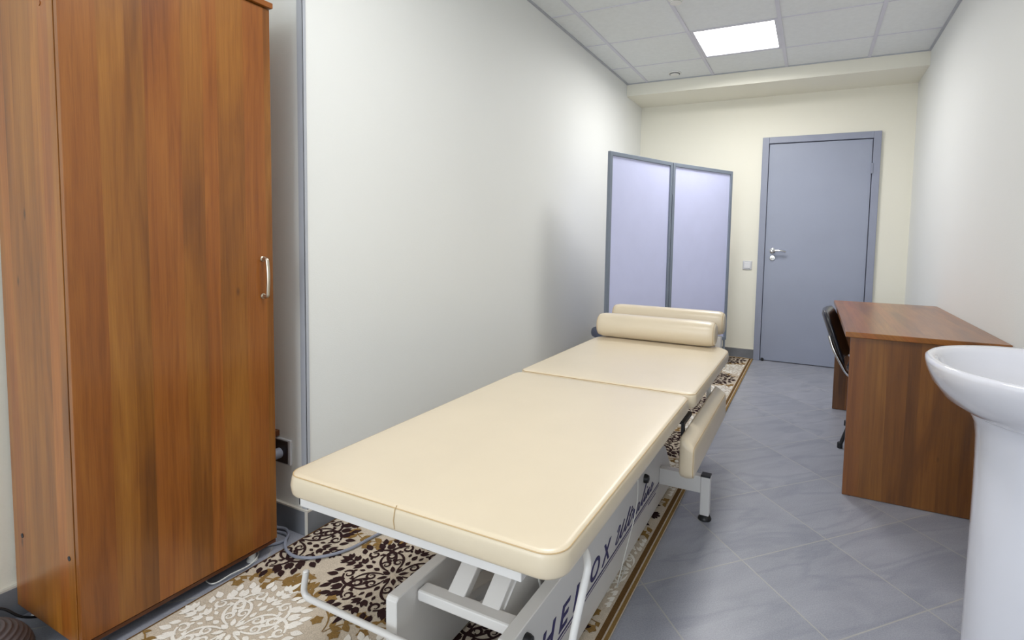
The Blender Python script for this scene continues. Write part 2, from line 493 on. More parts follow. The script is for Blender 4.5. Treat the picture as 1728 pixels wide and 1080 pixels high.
# door
door = bpy.data.objects.new('door_1', None); COL.objects.link(door); door.location = ((DX0+DX1)/2, LY, 0); door['kind'] = 'structure'
bm = bmesh.new(); yf = LY-.03
box(bm, DX0, DX0+FR, yf, LY+.1, 0, DZ, .003); box(bm, DX1-FR, DX1, yf, LY+.1, 0, DZ, .003); box(bm, DX0+FR, DX1-FR, yf, LY+.1, DZ-FR, DZ, .003)
part('door_frame', bm, 'doorframe', door)
lx0, lx1 = DX0+FR+.004, DX1-FR-.005
leaf = part('door_leaf', BX(lx0, lx1, LY-.012, LY+.028, .006, DZ-FR-.005, .002), 'door', door)
part('door_reveal', BX(DX0+FR, DX1-FR, LY+.03, LY+.05, 0, DZ-FR), 'black', door)
hx, hz = 1.327, 1.058
bm = bmesh.new()
lathe(bm, [(.026, 0), (.026, -.006), (.021, -.010), (.012, -.011), (.009, -.040)], (hx, LY-.012, hz), 24, 'y')
tube(bm, bend([(hx, LY-.050, hz), (hx+.03, LY-.056, hz+.002), (hx+.075, LY-.056, hz+.004), (hx+.115, LY-.050, hz-.006)], .02), .009, 10, rs=None)
part('door_handle', bm, 'chrome', leaf, True)
bm = bmesh.new(); lathe(bm, [(.026, 0), (.026, -.006), (.022, -.010), (.008, -.011)], (hx, LY-.012, hz-.068), 24, 'y')
box(bm, hx-.016, hx+.016, LY-.034, LY-.022, hz-.074, hz-.064, .004)
part('lock_rosette', bm, 'chrome', leaf, True)
bm = bmesh.new(); box(bm, lx1-.004, lx1+.010, LY-.040, LY-.010, 1.755, 1.845, .002); part('hinge', bm, 'doorframe', door)
bm = bmesh.new(); box(bm, lx1-.004, lx1+.010, LY-.040, LY-.010, .26, .35, .002); part('hinge', bm, 'doorframe', door)
bm = bmesh.new(); lathe(bm, [(.013, 0), (.013, .022), (.008, .028)], (lx0+.02, LY-.03, 0.0), 14); part('door_stop', bm, 'black', door, True)

# light switch
s = thing('light_switch', (1.106, LY, .912), 'small square silver-grey light switch on the back wall beside the door', 'light switch')
part('frame', BX(1.064, 1.148, LY-.010, LY, .870, .954, .004), 'switchp', s)
part('rocker', BX(1.077, 1.135, LY-.015, LY-.008, .883, .941, .003), 'switchk', s)

# ceiling lamps: the visible one, and two unseen ones added to light the room
def lamp(cy, power, label):
    cx = 1.099
    t = thing('ceiling_light', (cx, cy, WH), label, 'ceiling light', 'square recessed ceiling panels')
    bm = bmesh.new()
    for a_, b_, c_, d_ in ((-.288, .288, -.294, -.272), (-.288, .288, .272, .294), (-.288, -.266, -.272, .272), (.266, .288, -.272, .272)):
        box(bm, cx+a_, cx+b_, cy+c_, cy+d_, WH+.001, WH+.03, .001)
    box(bm, cx-.29, cx+.29, cy-.29, cy+.29, WH+.03, WH+.05)
    part('frame', bm, 'grid', t)
    part('diffuser', BX(cx-.266, cx+.266, cy-.272, cy+.272, WH+.006, WH+.012), 'lens', t)
    area('lamp_glow', (cx, cy, WH-.002), (0, 0, 0), .53, .54, power, (1.0, .985, .955), PI*.95)
lamp(4.201, LAMP_W[0], 'bright square ceiling light panel in front of the soffit')
lamp(1.201, LAMP_W[1], 'added unseen square ceiling light panel above the treatment couch')
lamp(-1.799, LAMP_W[2], 'added unseen square ceiling light panel behind the viewpoint')

# detectors
t = thing('smoke_detector', (.853, 3.31, WH), 'round white smoke detector on the ceiling at the top edge of the view', 'smoke detector')
bm = bmesh.new(); lathe(bm, [(.052, 0), (.052, -.016), (.047, -.022)], (.853, 3.31, WH), 28); part('base', bm, 'plastic', t, True)
bm = bmesh.new(); lathe(bm, [(.040, -.022), (.040, -.030), (.038, -.030), (.034, -.042), (.015, -.046)], (.853, 3.31, WH), 28); part('sensor_head', bm, 'plastic', t, True)
bm = bmesh.new(); lathe(bm, [(.0355, -.031), (.0365, -.031), (.0352, -.038), (.0345, -.038)], (.853, 3.31, WH-.001), 28); part('slot_ring', bm, 'black', t, True)
t = thing('ceiling_sensor', (.498, 4.80, WH), 'small round ring-shaped sensor on the ceiling near the soffit, left of the light panel', 'sensor')
bm = bmesh.new(); lathe(bm, [(.056, 0), (.056, -.008), (.044, -.010)], (.498, 4.8, WH+.004), 28); part('rim', bm, 'plastic', t, True)
bm = bmesh.new(); lathe(bm, [(.041, -.002), (.041, -.010), (.034, -.018), (.012, -.020)], (.498, 4.8, WH+.001), 28); part('cover', bm, 'plastic', t, True)
bm = bmesh.new(); lathe(bm, [(.0445, -.003), (.0445, -.0115), (.0405, -.0115), (.0405, -.003)], (.498, 4.8, WH+.001), 28, cap=False); part('gap_ring', bm, 'rubber', t, True)

# ------------------------------------------------------------------ rug
RX0, RX1, RY0, RY1 = .016, 1.200, .30, 5.445
RT = .010
bm = bmesh.new()
box(bm, RX0, RX1, RY0, RY1, 0.0005, RT, .002)
EPS = .0006
def clampx(x, y): return (min(max(x, RX0+.004), 1.158), min(max(y, RY0+.01), 5.40))
ZC = [0]
def poly(pts, mi, z=EPS):
    ZC[0] = (ZC[0]+1) % 700; z = z+ZC[0]*1.2e-6+(.0004 if mi != 3 else 0)
    P = []
    for x, y in pts:
        q_ = clampx(x, y)
        if not P or (abs(q_[0]-P[-1][0])+abs(q_[1]-P[-1][1])) > 1e-5: P.append(q_)
    if len(P) < 3: return
    A = sum(P[i][0]*P[(i+1) % len(P)][1]-P[(i+1) % len(P)][0]*P[i][1] for i in range(len(P)))/2
    if abs(A) < 2e-6: return
    if A < 0: P = P[::-1]
    try:
        f = bm.faces.new([bm.verts.new((x, y, RT+z)) for x, y in P]); f.material_index = mi
    except ValueError: pass
def leafp(x, y, a, l, w_, n=5):
    out = []
    for k in range(n+1):
        t = k/n; out.append((t*l, w_*math.sin(PI*t**.8)))
    out += [(t_, -v) for t_, v in out[::-1][1:-1]]
    return [(x+math.cos(a)*p_-math.sin(a)*q_, y+math.sin(a)*p_+math.cos(a)*q_) for p_, q_ in out]
def strokep(pts, w0, w1):
    """ribbon as quads; returns list of polygons"""
    res = []
    n = len(pts)
    L_, R2 = [], []
    for i, (x, y) in enumerate(pts):
        a_, b_ = pts[max(0, i-1)], pts[min(n-1, i+1)]
        dx, dy = b_[0]-a_[0], b_[1]-a_[1]; d_ = math.hypot(dx, dy) or 1
        t = i/(n-1); w_ = 1.35*(w0*(1-t)+w1*t)/2*(.6+.4*math.sin(PI*min(1, t*1.2)))
        L_.append((x-dy/d_*w_, y+dx/d_*w_)); R2.append((x+dy/d_*w_, y-dx/d_*w_))
    for i in range(n-1): res.append([L_[i], L_[i+1], R2[i+1], R2[i]])
    return res
def spiral(cx, cy, r, a0, turns, sgn=1, n=14):
    return [(cx+r*(1-.72*k/n)*math.cos(a0+sgn*turns*2*PI*k/n), cy+r*(1-.72*k/n)*math.sin(a0+sgn*turns*2*PI*k/n)) for k in range(n+1)]
def cub(p0, p1, p2, p3, n=12):
    out = []
    for k in range(n+1):
        t = k/n; u_ = 1-t
        out.append(tuple(u_**3*p0[i]+3*u_*u_*t*p1[i]+3*u_*t*t*p2[i]+t**3*p3[i] for i in (0, 1)))
    return out
QM = []       # one quadrant of the damask medallion, unit = metre
def addp(pl): QM.append(pl)
for a_ in (0, PI/2): addp(leafp(.014*math.cos(a_), .014*math.sin(a_), a_, .032, .009))
addp(leafp(.012, .012, PI/4, .036, .008))
# axis palmettes
for k, (dst, ln, wd) in enumerate(((.060, .026, .008), (.092, .030, .010))):
    addp(leafp(dst, 0, 0, ln, wd)); addp(leafp(0, dst, PI/2, ln, wd))
for dst in (.130, .165, .195):
    for sg in (.55, 1.0):
        addp(leafp(dst, .004, sg, .036-.04*(dst-.13), .0085)); addp(leafp(.004, dst, PI/2-sg, .036-.04*(dst-.13), .0085))
addp(leafp(.185, 0, 0, .052, .010)); addp(leafp(0, .195, PI/2, .055, .010))
for r_ in (.112, .148, .178): addp(leafp(r_-.006, 0, 0, .016, .006)); addp(leafp(0, r_-.006, PI/2, .016, .006))
# scrolls
for fl_ in (0, 1):
    def m_(pl): return [(y, x) for x, y in pl] if fl_ else pl
    for pl in strokep(cub((.030, .010), (.075, .010), (.115, .045), (.100, .085)), .006, .008): addp(m_(pl))
    for pl in strokep(spiral(.082, .078, .022, 0.2, 1.1, 1), .009, .004): addp(m_(pl))
    for pl in strokep(spiral(.062, .034, .018, -.6, 1.15, 1), .008, .004): addp(m_(pl))
    for pl in strokep(cub((.045, .060), (.080, .120), (.130, .110), (.155, .065)), .007, .009): addp(m_(pl))
    for pl in strokep(spiral(.139, .060, .020, 0, 1.0, -1), .009, .004): addp(m_(pl))
    for q_ in ((.052, .058, 1.0, .020), (.102, .022, .3, .022), (.118, .060, 1.9, .016), (.108, .112, .9, .040), (.135, .098, .5, .044), (.150, .120, .9, .040),
               (.085, .128, 1.2, .044), (.170, .075, .35, .042), (.172, .045, .7, .036), (.128, .030, .9, .018), (.070, .100, 1.3, .022)):
        addp(m_(leafp(q_[0], q_[1], q_[2], q_[3], q_[3]*.27)))
def medallion(cx, cy, mi, sc=1.0):
    for sx in (1, -1):
        for sy in (1, -1):
            for pl in QM: poly([(cx+sx*x*sc, cy+sy*y*sc*1.03) for x, y in pl], mi)
PX, PY = .467, .80
medc = []
ky = -2
for j in range(-2, 12):
    cy = 1.30+PY/2*j
    if cy < .2 or cy > 5.6: continue
    for i in range(-1, 4):
        cx = PX*i if j % 2 == 0 else PX*(i+.5)
        if j % 2 == 0: medc.append((cx, cy, 1))
        else: medc.append((cx, cy, 2))
for cx, cy, mi in medc:
    if -.22 < cx < 1.4: medallion(cx, cy, mi, .98 if mi == 1 else .92)
# golden vines with leaves and small flowers in the gaps between the medallions
rng = random.Random(3)
def vine(p0, p1, bow):
    dx, dy = p1[0]-p0[0], p1[1]-p0[1]; n_ = (-dy*bow, dx*bow)
    pts = cub(p0, (p0[0]+dx*.33+n_[0], p0[1]+dy*.33+n_[1]), (p0[0]+dx*.66-n_[0], p0[1]+dy*.66-n_[1]), p1, 16)
    for pl in strokep(pts, .004, .004): poly(pl, 3)
    for k in range(1, 16, 2):
        x, y = pts[k]; a_ = math.atan2(pts[k+1][1]-pts[k-1][1], pts[k+1][0]-pts[k-1][0])
        for sg in (1, -1):
            if rng.random() < .72:
                aa = a_+sg*rng.uniform(.6, 1.2); l_ = rng.uniform(.022, .042)
                poly(leafp(x, y, aa, l_, l_*.27), 3)
        if rng.random() < .45:
            sg = rng.choice((1, -1)); fx, fy = x-math.sin(a_)*.032*sg, y+math.cos(a_)*.032*sg
            for q_ in range(5): poly(leafp(fx, fy, q_*2*PI/5+a_, .020, .009, 3), 3)
for cx, cy, mi in medc:
    if mi == 1:
        # between a dark medallion and its diagonal pale neighbours, the vines run across the slope
        for sx in (1, -1):
            for sy in (1, -1):
                mx, my = cx+sx*PX/4, cy+sy*PY/4
                vine((mx-sx*.115, my+sy*.085), (mx+sx*.115, my-sy*.085), .28*sx)
    else:
        vine((cx-.06, cy+.235), (cx+.06, cy+.235), .3)
# border stripes on the free long side and the far end
for x0, x1, mi in ((1.166, 1.183, 4), (1.188, 1.1995, 3)):
    f = bm.faces.new([bm.verts.new(p_) for p_ in ((x0, RY0, RT+.0007), (x1, RY0, RT+.0007), (x1, 5.43, RT+.0007), (x0, 5.43, RT+.0007))]); f.material_index = mi
f = bm.faces.new([bm.verts.new(p_) for p_ in ((RX0, RY0, RT+.0007), (RX0+.006, RY0, RT+.0007), (RX0+.006, 5.43, RT+.0007), (RX0, 5.43, RT+.0007))]); f.material_index = 4
f = bm.faces.new([bm.verts.new(p_) for p_ in ((RX0, 5.405, RT+.0007), (1.2, 5.405, RT+.0007), (1.2, 5.43, RT+.0007), (RX0, 5.43, RT+.0007))]); f.material_index = 3
me = bpy.data.meshes.new('rug'); bm.to_mesh(me); bm.free()
for k in ('y_beige', 'y_dark', 'y_white', 'y_gold', 'y_border'): me.materials.append(MT[k])
rug = bpy.data.objects.new('runner_rug', me); COL.objects.link(rug)
tag(rug, 'long beige runner rug with dark brown and ivory damask medallions under the treatment couch', 'rug')

# ------------------------------------------------------------------ wardrobe cabinet
CX0, CX1, CY0, CY1, CZ0, CZ1 = -.370, -.021, .655, 1.222, .042, 1.885
cab = thing('wooden_cabinet', ((CX0+CX1)/2, (CY0+CY1)/2, 0), 'tall walnut-brown wooden cabinet with one door, standing in the wall recess on the left', 'cabinet')
bm = bmesh.new()
box(bm, CX0, CX1, CY0, CY0+.016, CZ0, CZ1, .001); box(bm, CX0, CX1, CY1-.016, CY1, CZ0, CZ1, .001)
box(bm, CX0, CX1, CY0+.016, CY1-.016, CZ0, CZ0+.016); box(bm, CX0, CX0+.006, CY0+.016, CY1-.016, CZ0, CZ1)
box(bm, CX0, CX1-.01, CY0+.016, CY1-.016, 1.0, 1.016)
part('body', bm, 'wood_side', cab)
part('top_panel', BX(CX0, .012, CY0-.004, CY1+.004, CZ1, CZ1+.018, .002), 'wood_top', cab)
part('bottom_edge', BX(CX0+.01, CX1+.016, CY0+.002, CY1-.002, CZ0-.004, CZ0+.008, .001), 'edge', cab)
dr = part('door', BX(CX1+.003, .0, CY0+.001, CY1-.001, CZ0+.012, CZ1-.003, .0015), 'wood_v', cab)
bm = bmesh.new()
for zz in (1.051, .925):
    lathe(bm, [(.009, 0), (.009, .003), (.006, .005), (.005, .020)], (0, 1.182, zz), 16, 'x')
tube(bm, bend([(.012, 1.182, 1.054), (.024, 1.182, 1.050), (.030, 1.182, .988), (.024, 1.182, .926), (.012, 1.182, .922)], .03, 8), .0058, 10)
part('handle', bm, 'nickel', dr, True)
for x_, z_ in ((-.317, .264), (-.048, .275), (-.084, 1.698), (-.317, 1.70)):
    bm = bmesh.new(); lathe(bm, [(.0065, 0), (.0065, -.0015)], (x_, CY0, z_), 14, 'y'); part('screw_cap', bm, 'rubber' if z_ < 1 else 'wood_side', cab, True)
for x_, y_ in ((-.035, .69), (-.035, 1.15), (-.34, .69), (-.34, 1.15)):
    bm = bmesh.new(); lathe(bm, [(.018, 0), (.016, .006), (.012, .010), (.012, CZ0-.004)], (x_, y_, 0), 14); part('foot', bm, 'plastic', cab, True)

# cables and socket near the cabinet
sk = thing('wall_socket', (-.13, YT, .30), 'dark-faced wall socket with a plug, low on the step wall beside the cabinet', 'socket')
part('frame', BX(-.172, -.080, YT-.010, YT, .252, .352, .004), 'switchp', sk)
part('face_plate', BX(-.166, -.092, YT-.014, YT-.008, .258, .346, .003), 'socket', sk)
bm = bmesh.new(); lathe(bm, [(.020, 0), (.020, -.018), (.014, -.030), (.006, -.034)], (-.135, YT-.014, .296), 18, 'y'); part('plug', bm, 'cable_g', sk, True)
bk = tag(link('junction_box', BX(-.20, -.150, YT-.02, YT, .356, .380, .003), 'edge'), 'small brown block on the step wall just above the dark socket', 'junction box')
bm = bmesh.new()
tube(bm, catmull([(-.135, YT-.06, .296), (-.14, YT-.10, .22), (-.18, YT-.09, .08), (-.16, YT-.06, .012), (-.06, YT-.045, .007), (-.035, YT-.09, .007), (-.09, YT-.15, .007), (-.17, YT-.18, .007), (-.22, YT-.10, .007), (-.12, YT-.030, .010), (-.050, YT-.045, .016), (-.008, YT-.09, .019), (.045, YT-.125, .018), (.11, YT-.135, .018), (.178, YT-.10, .018), (.233, YT-.016, .018), (.262, YT+.13, .018), (.36, YT+.32, .018), (.50, YT+.42, .018), (.70, YT+.5, .018)], 8), .0052, 8)
tag(link('power_cable', bm, 'cable_g', smooth=True), 'grey power cable looping from beside the cabinet across the rug', 'cable')
bm = bmesh.new()
tube(bm, catmull([(-.12, 1.02, .01), (-.02, 1.00, .008), (-.006, 1.06, .012), (-.003, 1.12, .010), (-.03, 1.17, .012), (-.10, 1.20, .006)], 8), .0020, 8)
tag(link('thin_cable', bm, 'cable_w', smooth=True), 'thin white cable peeking out under the cabinet door', 'cable')
bm = bmesh.new()
tube(bm, catmull([(-.365, .30, .006), (-.355, .42, .03), (-.350, .52, .07), (-.335, .60, .075), (-.31, .645, .03), (-.30, .70, .006), (-.25, .80, .006)], 8), .0035, 8)
tag(link('black_cable', bm, 'cable_b', smooth=True), 'thin black cable running behind the ribbed cushion into the gap under the cabinet', 'cable')
# ribbed balance cushion, bottom left corner
bm = bmesh.new()
prof = [(.02, .0), (.105, .0)]
for k in range(0, 73):
    a = PI/2*k/72*1.0
    rr = .125*math.cos(a)**.8 if k < 72 else .0
    prof.append((max(.003, rr+.0022*math.sin(k*PI/3)), .012+.098*math.sin(a)+.0022*math.sin(k*PI/3)))
lathe(bm, prof, (-.215, .505, 0), 48)
tag(link('ribbed_cushion', bm, 'ribbed', smooth=True, sharp=80), 'dark grey round cushion with concentric ribs on the floor beside the cabinet', 'balance cushion')

# ------------------------------------------------------------------ treatment couch
PX0, PX1 = .590, 1.300
ZT, ZB = .587, .530
cou = thing('treatment_couch', (.945, 1.8, 0), 'long white-framed treatment couch with cream leatherette mattress sections, centre of the room', 'treatment couch')
# pads
r1 = (.035, .035, .040, .050)
p1 = part('mattress', cushion(PX0, PX1, .808, 1.900, ZB, ZT, r1, .015), 'leather', cou, True, 50)
bm = bmesh.new(); tube(bm, ring_path(PX0, PX1, .808, 1.900, ZT-.0050, r1, .0035), .0013, 6, cap=False)
tube(bm, [(.925, .8075, ZB+.010), (.925, .8045, ZB+.03), (.925, .8085, ZT-.006), (.925, .815, ZT-.0005)], .0009, 6)
part('seam', bm, 'seam', p1, True)
r2 = (.125, .125, .030, .035)
p2 = part('head_section', cushion(PX0-.005, PX1+.012, 1.922, 2.890, ZB, ZT, r2, .015), 'leather', cou, True, 50)
bm = bmesh.new(); tube(bm, ring_path(PX0-.005, PX1+.012, 1.922, 2.890, ZT-.0050, r2, .0035), .0013, 6, cap=False)
part('seam', bm, 'seam', p2, True)
# top frame
bm = bmesh.new()
box(bm, .603, 1.205, .840, .865, .494, ZB, .002); box(bm, .64, 1.17, 1.86, 1.89, .494, ZB, .002)
box(bm, .66, .69, .865, 1.86, .494, ZB, .002); box(bm, 1.12, 1.15, .865, 1.86, .494, ZB, .002)
box(bm, .64, .67, 1.93, 3.02, .490, ZB, .002); box(bm, 1.21, 1.24, 1.93, 3.02, .490, ZB, .002)
box(bm, .67, 1.21, 1.93, 1.96, .490, ZB, .002); box(bm, .67, 1.21, 2.99, 3.02, .490, ZB, .002)
box(bm, .66, .69, 1.80, 2.0, .455, .492, .002); box(bm, 1.12, 1.15, 1.80, 2.0, .455, .492, .002)
part('top_frame', bm, 'white_metal', cou)
bm = bmesh.new(); box(bm, .598, .603, .842, .863, .496, ZB-.002); part('end_cap', bm, 'black', cou)
for x_, y_ in ((1.225, 2.10), (1.225, 2.42)):
    bm = bmesh.new(); box(bm, x_-.012, x_+.012, y_-.02, y_+.02, .42, .50, .003)
    part('bracket', bm, 'white_metal', cou)
bm = bmesh.new(); lathe(bm, [(.022, 0), (.022, .014), (.016, .02)], (1.24, 2.62, .512), 16, 'x'); part('pivot_cap', bm, 'black', cou, True)
bm = bmesh.new(); lathe(bm, [(.022, 0), (.022, .014), (.016, .02)], (1.24, 2.30, .505), 16, 'x'); part('pivot_cap', bm, 'black', cou, True)
# base: two long side plates
def plate(xa, xb):
    bm = bmesh.new()
    prof = [(.930, .018), (.930, .268), (.938, .276), (2.20, .270), (2.27, .240), (2.385, .10), (2.385, .018)]
    loft(bm, [[(xa, y, z) for y, z in prof], [(xb, y, z) for y, z in prof]])
    bmesh.ops.bevel(bm, geom=[e for e in bm.edges], offset=.002, segments=1, affect='EDGES')
    return bm
sp = part('side_plate', plate(1.096, 1.130), 'white_metal', cou)
part('side_plate', plate(.785, .819), 'white_metal', cou)
for y_ in (.97, 1.35, 2.25): part('cross_member', BX(.819, 1.096, y_, y_+.05, .018, .072, .003), 'white_metal', cou)
# scissor lift
bm = bmesh.new()
beam(bm, (.822, 1.02, .245), (1.093, 1.02, .245), .040, .028, bev=.005)
part('lift_axle', bm, 'white_metal', cou)
bm = bmesh.new()
for x_ in (.916, 1.016): beam(bm, (x_, 1.035, .245), (x_, 1.36, .492), .050, .026, bev=.003)
beam(bm, (.916, 1.27, .425), (1.016, 1.27, .425), .04, .02)
part('lift_arm', bm, 'white_metal', cou)
bm = bmesh.new()
for x_ in (.896, .990): beam(bm, (x_, 1.035, .232), (x_, 1.62, .085), .052, .024, bev=.003)
part('lift_arm', bm, 'white_metal', cou)
bm = bmesh.new()
prof = [(1.06+.0*t, 0) for t in (0,)]
lp = []
for k in range(0, 13):
    a = PI*k/12; lp.append((1.26-.16*math.cos(a), .20-.10*math.sin(a)))
lp += [(1.46, .36), (1.36, .47), (1.05, .25)]
loft(bm, [[(1.040, y, z) for y, z in lp], [(1.046, y, z) for y, z in lp]])
part('side_web', bm, 'white_metal', cou)
bm = bmesh.new(); tube(bm, [(.955, 1.25, .16), (.955, 1.50, .27)], .022, 14); tube(bm, [(.955, 1.50, .27), (.955, 1.72, .37)], .010, 10)
part('lift_actuator', bm, 'rubber', cou, True)
# knobs on the outer plate
for y_, z_ in ((1.000, .240), (1.945, .228)):
    bm = bmesh.new(); lathe(bm, [(.017, 0), (.017, .008), (.014, .016), (.005, .019)], (1.130, y_, z_), 20, 'x'); part('knob', bm, 'black', cou, True)
# outriggers with feet
for sgn, xo, xf in ((1, 1.130, 1.320), (-1, .785, .595)):
    bm = bmesh.new()
    x0, x1 = sorted((xo, xf-sgn*.018)); box(bm, x0, x1, 2.170, 2.205, .112, .182, .003)
    ou = part('outrigger', bm, 'white_metal', cou)
    part('leg', BX(xf-.0185, xf+.0185, 2.168, 2.206, .022, .182, .003), 'white_metal', ou)
    part('leg_cap', BX(xf-.019, xf+.019, 2.1675, 2.2065, .182, .190, .002), 'black', ou)
    bm = bmesh.new(); zf = 0 if sgn > 0 else RT+.001
    lathe(bm, [(.026, zf), (.027, zf+.006), (.020, .018), (.010, .022), (.010, .03)], (xf, 2.187, 0), 20); part('rubber_foot', bm, 'black', ou, True)
for sgn, xo in ((1, 1.112), (-1, .802)):
    for y_ in (.96, 2.36):
        bm = bmesh.new(); lathe(bm, [(.014, RT+.0022), (.014, .0145), (.010, .019)], (xo, y_, 0), 14); part('foot', bm, 'black', cou, True)
# foot bar
bm = bmesh.new()
yb = .905
pts = bend([(.541, yb, .276), (.527, yb, .206), (1.270, yb, .203), (1.284, yb, .365), (1.300, .942, .500), (1.280, .965, .522), (1.150, .975, .512)], .03, 8)
tube(bm, pts, .0078, 12)
for p_ in (pts[0],): lathe(bm, [(.0078, 0), (.006, .003), (.002, .004)], p_, 12)
part('foot_bar', bm, 'white_metal', cou, True)
# hanging thin cord in front of the plate
bm = bmesh.new(); tube(bm, catmull([(1.15, 1.74, .50), (1.175, 1.70, .33), (1.180, 1.67, .245), (1.172, 1.60, .14), (1.160, 1.56, .05), (1.150, 1.60, .018), (1.142, 1.70, .016)], 8), .0016, 6)
part('cord', bm, 'cable_w', cou, True)
bm = bmesh.new(); tube(bm, catmull([(1.06, 1.10, .49), (1.075, 1.14, .36), (1.068, 1.2, .22), (1.05, 1.3, .1)], 8), .003, 6)
tube(bm, catmull([(.95, 1.30, .47), (.965, 1.25, .40), (.95, 1.28, .30), (.92, 1.34, .2)], 8), .0022, 6)
part('inner_cord', bm, 'cable_w', cou, True)
# hanging arm rest pad on the free side
AX0, AX1, AY0, AY1, AZ0, AZ1 = 1.290, 1.342, 1.785, 2.530, .330, .440
tf = lambda p_: Vector((AX0+p_.z, p_.x, AZ0+(p_.y-AZ0)*(1+.34*(1-p_.z/(AX1-AX0)))))
bm = cushion(AY0, AY1, AZ0, AZ1, 0, AX1-AX0, (.022, .022, .022, .022), .012, .002, tf)
ar = part('side_cushion', bm, 'leather', cou, True, 50)
bm = bmesh.new(); tube(bm, ring_path(AY0, AY1, AZ0, AZ1, AX1-AX0-.004, (.022,)*4, .003, tf), .0012, 6, cap=False)
part('seam', bm, 'seam', ar, True)
bm = bmesh.new(); box(bm, 1.278, 1.289, 1.86, 1.885, .36, .50, .002); box(bm, 1.24, 1.289, 1.88, 2.0, .485, .50, .002)
part('cushion_bracket', bm, 'black', cou)
part('cushion_bracket', BX(1.272, 1.289, 2.40, 2.42, .36, .50, .002), 'white_metal', cou)
# head roller frame
for x_ in (.66, 1.222): part('roller_bracket', BX(x_-.014, x_+.014, 3.02, 3.075, .53, .612, .003), 'white_metal', cou)
# lettering on the outer plate: reads from the near end to the far end
def font_mesh(txt, size, shear=.28, ext=.0006):
    cu = bpy.data.curves.new('t', 'FONT'); cu.body = txt; cu.size = size; cu.shear = shear; cu.extrude = ext; cu.offset = .0018
    ob = bpy.data.objects.new('t', cu); COL.objects.link(ob)
    dg = bpy.context.evaluated_depsgraph_get(); me_ = bpy.data.meshes.new_from_object(ob.evaluated_get(dg))
    b_ = bmesh.new(); b_.from_mesh(me_); bpy.data.objects.remove(ob); bpy.data.meshes.remove(me_); bpy.data.curves.remove(cu)
    return b_
def onplate(bm_, y0, y1, z0, z1, bbox=None):
    xs_ = [v.co.x for v in bm_.verts]; ys_ = [v.co.y for v in bm_.verts]
    a_, b_, c_, d_ = min(xs_), max(xs_), min(ys_), max(ys_)
    for v in bm_.verts:
        v.co = Vector((1.1306+v.co.z, y0+(v.co.x-a_)/(b_-a_)*(y1-y0), z0+(v.co.y-c_)/(d_-c_)*(z1-z0)))
bm = bmesh.new()
for ch_, ya, yb_ in (('H', 1.070, 1.162), ('E', 1.180, 1.252), ('L', 1.270, 1.330), ('I', 1.346, 1.378), ('O', 1.395, 1.472), ('X', 1.488, 1.572)):
    g_ = font_mesh(ch_, .1, .30); onplate(g_, ya, yb_, .130, .190)
    me_ = bpy.data.meshes.new('g'); g_.to_mesh(me_); g_.free(); bm.from_mesh(me_); bpy.data.meshes.remove(me_)
part('lettering', bm, 'ink', sp, label='navy blue letters HELIOX')
def st(bm_, pts, w_, ww=None):
    """pen strokes on the plate; pts in (y, z) metres, broad slanted nib"""
    C_ = catmull([(a_, b_, 0) for a_, b_ in pts], 7)
    Lv, Rv = [], []
    nb = Vector((.55, .83, 0))*w_
    for i, p_ in enumerate(C_):
        d_ = (C_[min(i+1, len(C_)-1)]-C_[max(i-1, 0)]).normalized(); n_ = Vector((-d_.y, d_.x, 0))
        k_ = w_*(.30+.70*abs(n_.dot(Vector((.92, -.38, 0)))))
        Lv.append(p_+n_*k_/2); Rv.append(p_-n_*k_/2)
    for i in range(len(C_)-1):
        q_ = [(Lv[i], Lv[i+1], Rv[i+1], Rv[i])]
        for qq in q_:
            vs_ = [bm_.verts.new((1.1310, a_.x, a_.y)) for a_ in qq]
            vb_ = [bm_.verts.new((1.1300, a_.x, a_.y)) for a_ in qq]
            try:
                bm_.faces.new(vs_); 
                for j_ in range(4): bm_.faces.new((vs_[j_], vb_[j_], vb_[(j_+1) % 4], vs_[(j_+1) % 4]))
            except ValueError: pass
bm = bmesh.new()
w0 = .0076
def sh(y, z): return (y+(z-.135)*.75, z)     # slanted script
def S(pts): st(bm, [sh(*p_) for p_ in pts], w0)
S([(1.605, .172), (1.618, .183), (1.630, .178), (1.622, .155), (1.615, .140), (1.628, .134), (1.645, .142), (1.662, .165), (1.672, .182)])   # U
S([(1.672, .182), (1.664, .160), (1.662, .140), (1.672, .134), (1.690, .142)])
S([(1.690, .142), (1.712, .165), (1.726, .190), (1.722, .196), (1.714, .180), (1.708, .150), (1.714, .135), (1.732, .140)])                 # l
S([(1.732, .140), (1.752, .165), (1.760, .186), (1.752, .160), (1.750, .140), (1.760, .134), (1.776, .143)]); S([(1.738, .168), (1.784, .172)])  # t
S([(1.776, .143), (1.790, .160), (1.800, .163), (1.808, .157), (1.802, .142), (1.812, .135), (1.828, .144)])                                # r
S([(1.866, .158), (1.852, .163), (1.838, .150), (1.842, .136), (1.858, .140), (1.870, .160), (1.866, .142), (1.876, .135), (1.892, .144)])  # a
S([(1.892, .144), (1.916, .170), (1.928, .196), (1.922, .200), (1.914, .180), (1.908, .150), (1.914, .135), (1.932, .142)])                 # l
S([(1.932, .142), (1.948, .160), (1.944, .142), (1.952, .135), (1.966, .144)]); S([(1.955, .174), (1.958, .178)])                           # i
S([(1.966, .144), (1.980, .161), (1.976, .137), (1.990, .156), (2.002, .161), (2.000, .142), (2.010, .135), (2.024, .144)])                 # n
S([(2.024, .144), (2.042, .152), (2.048, .161), (2.038, .163), (2.032, .148), (2.042, .135), (2.060, .144), (2.072, .152)])                 # e
part('script_lettering', bm, 'ink', sp, label='navy blue script lettering Ultraline')
bm = bmesh.new(); box(bm, 1.129, 1.1309, 1.105, 2.180, .1150, .1205); box(bm, 1.129, 1.1309, 1.105, 2.165, .1065, .1085)
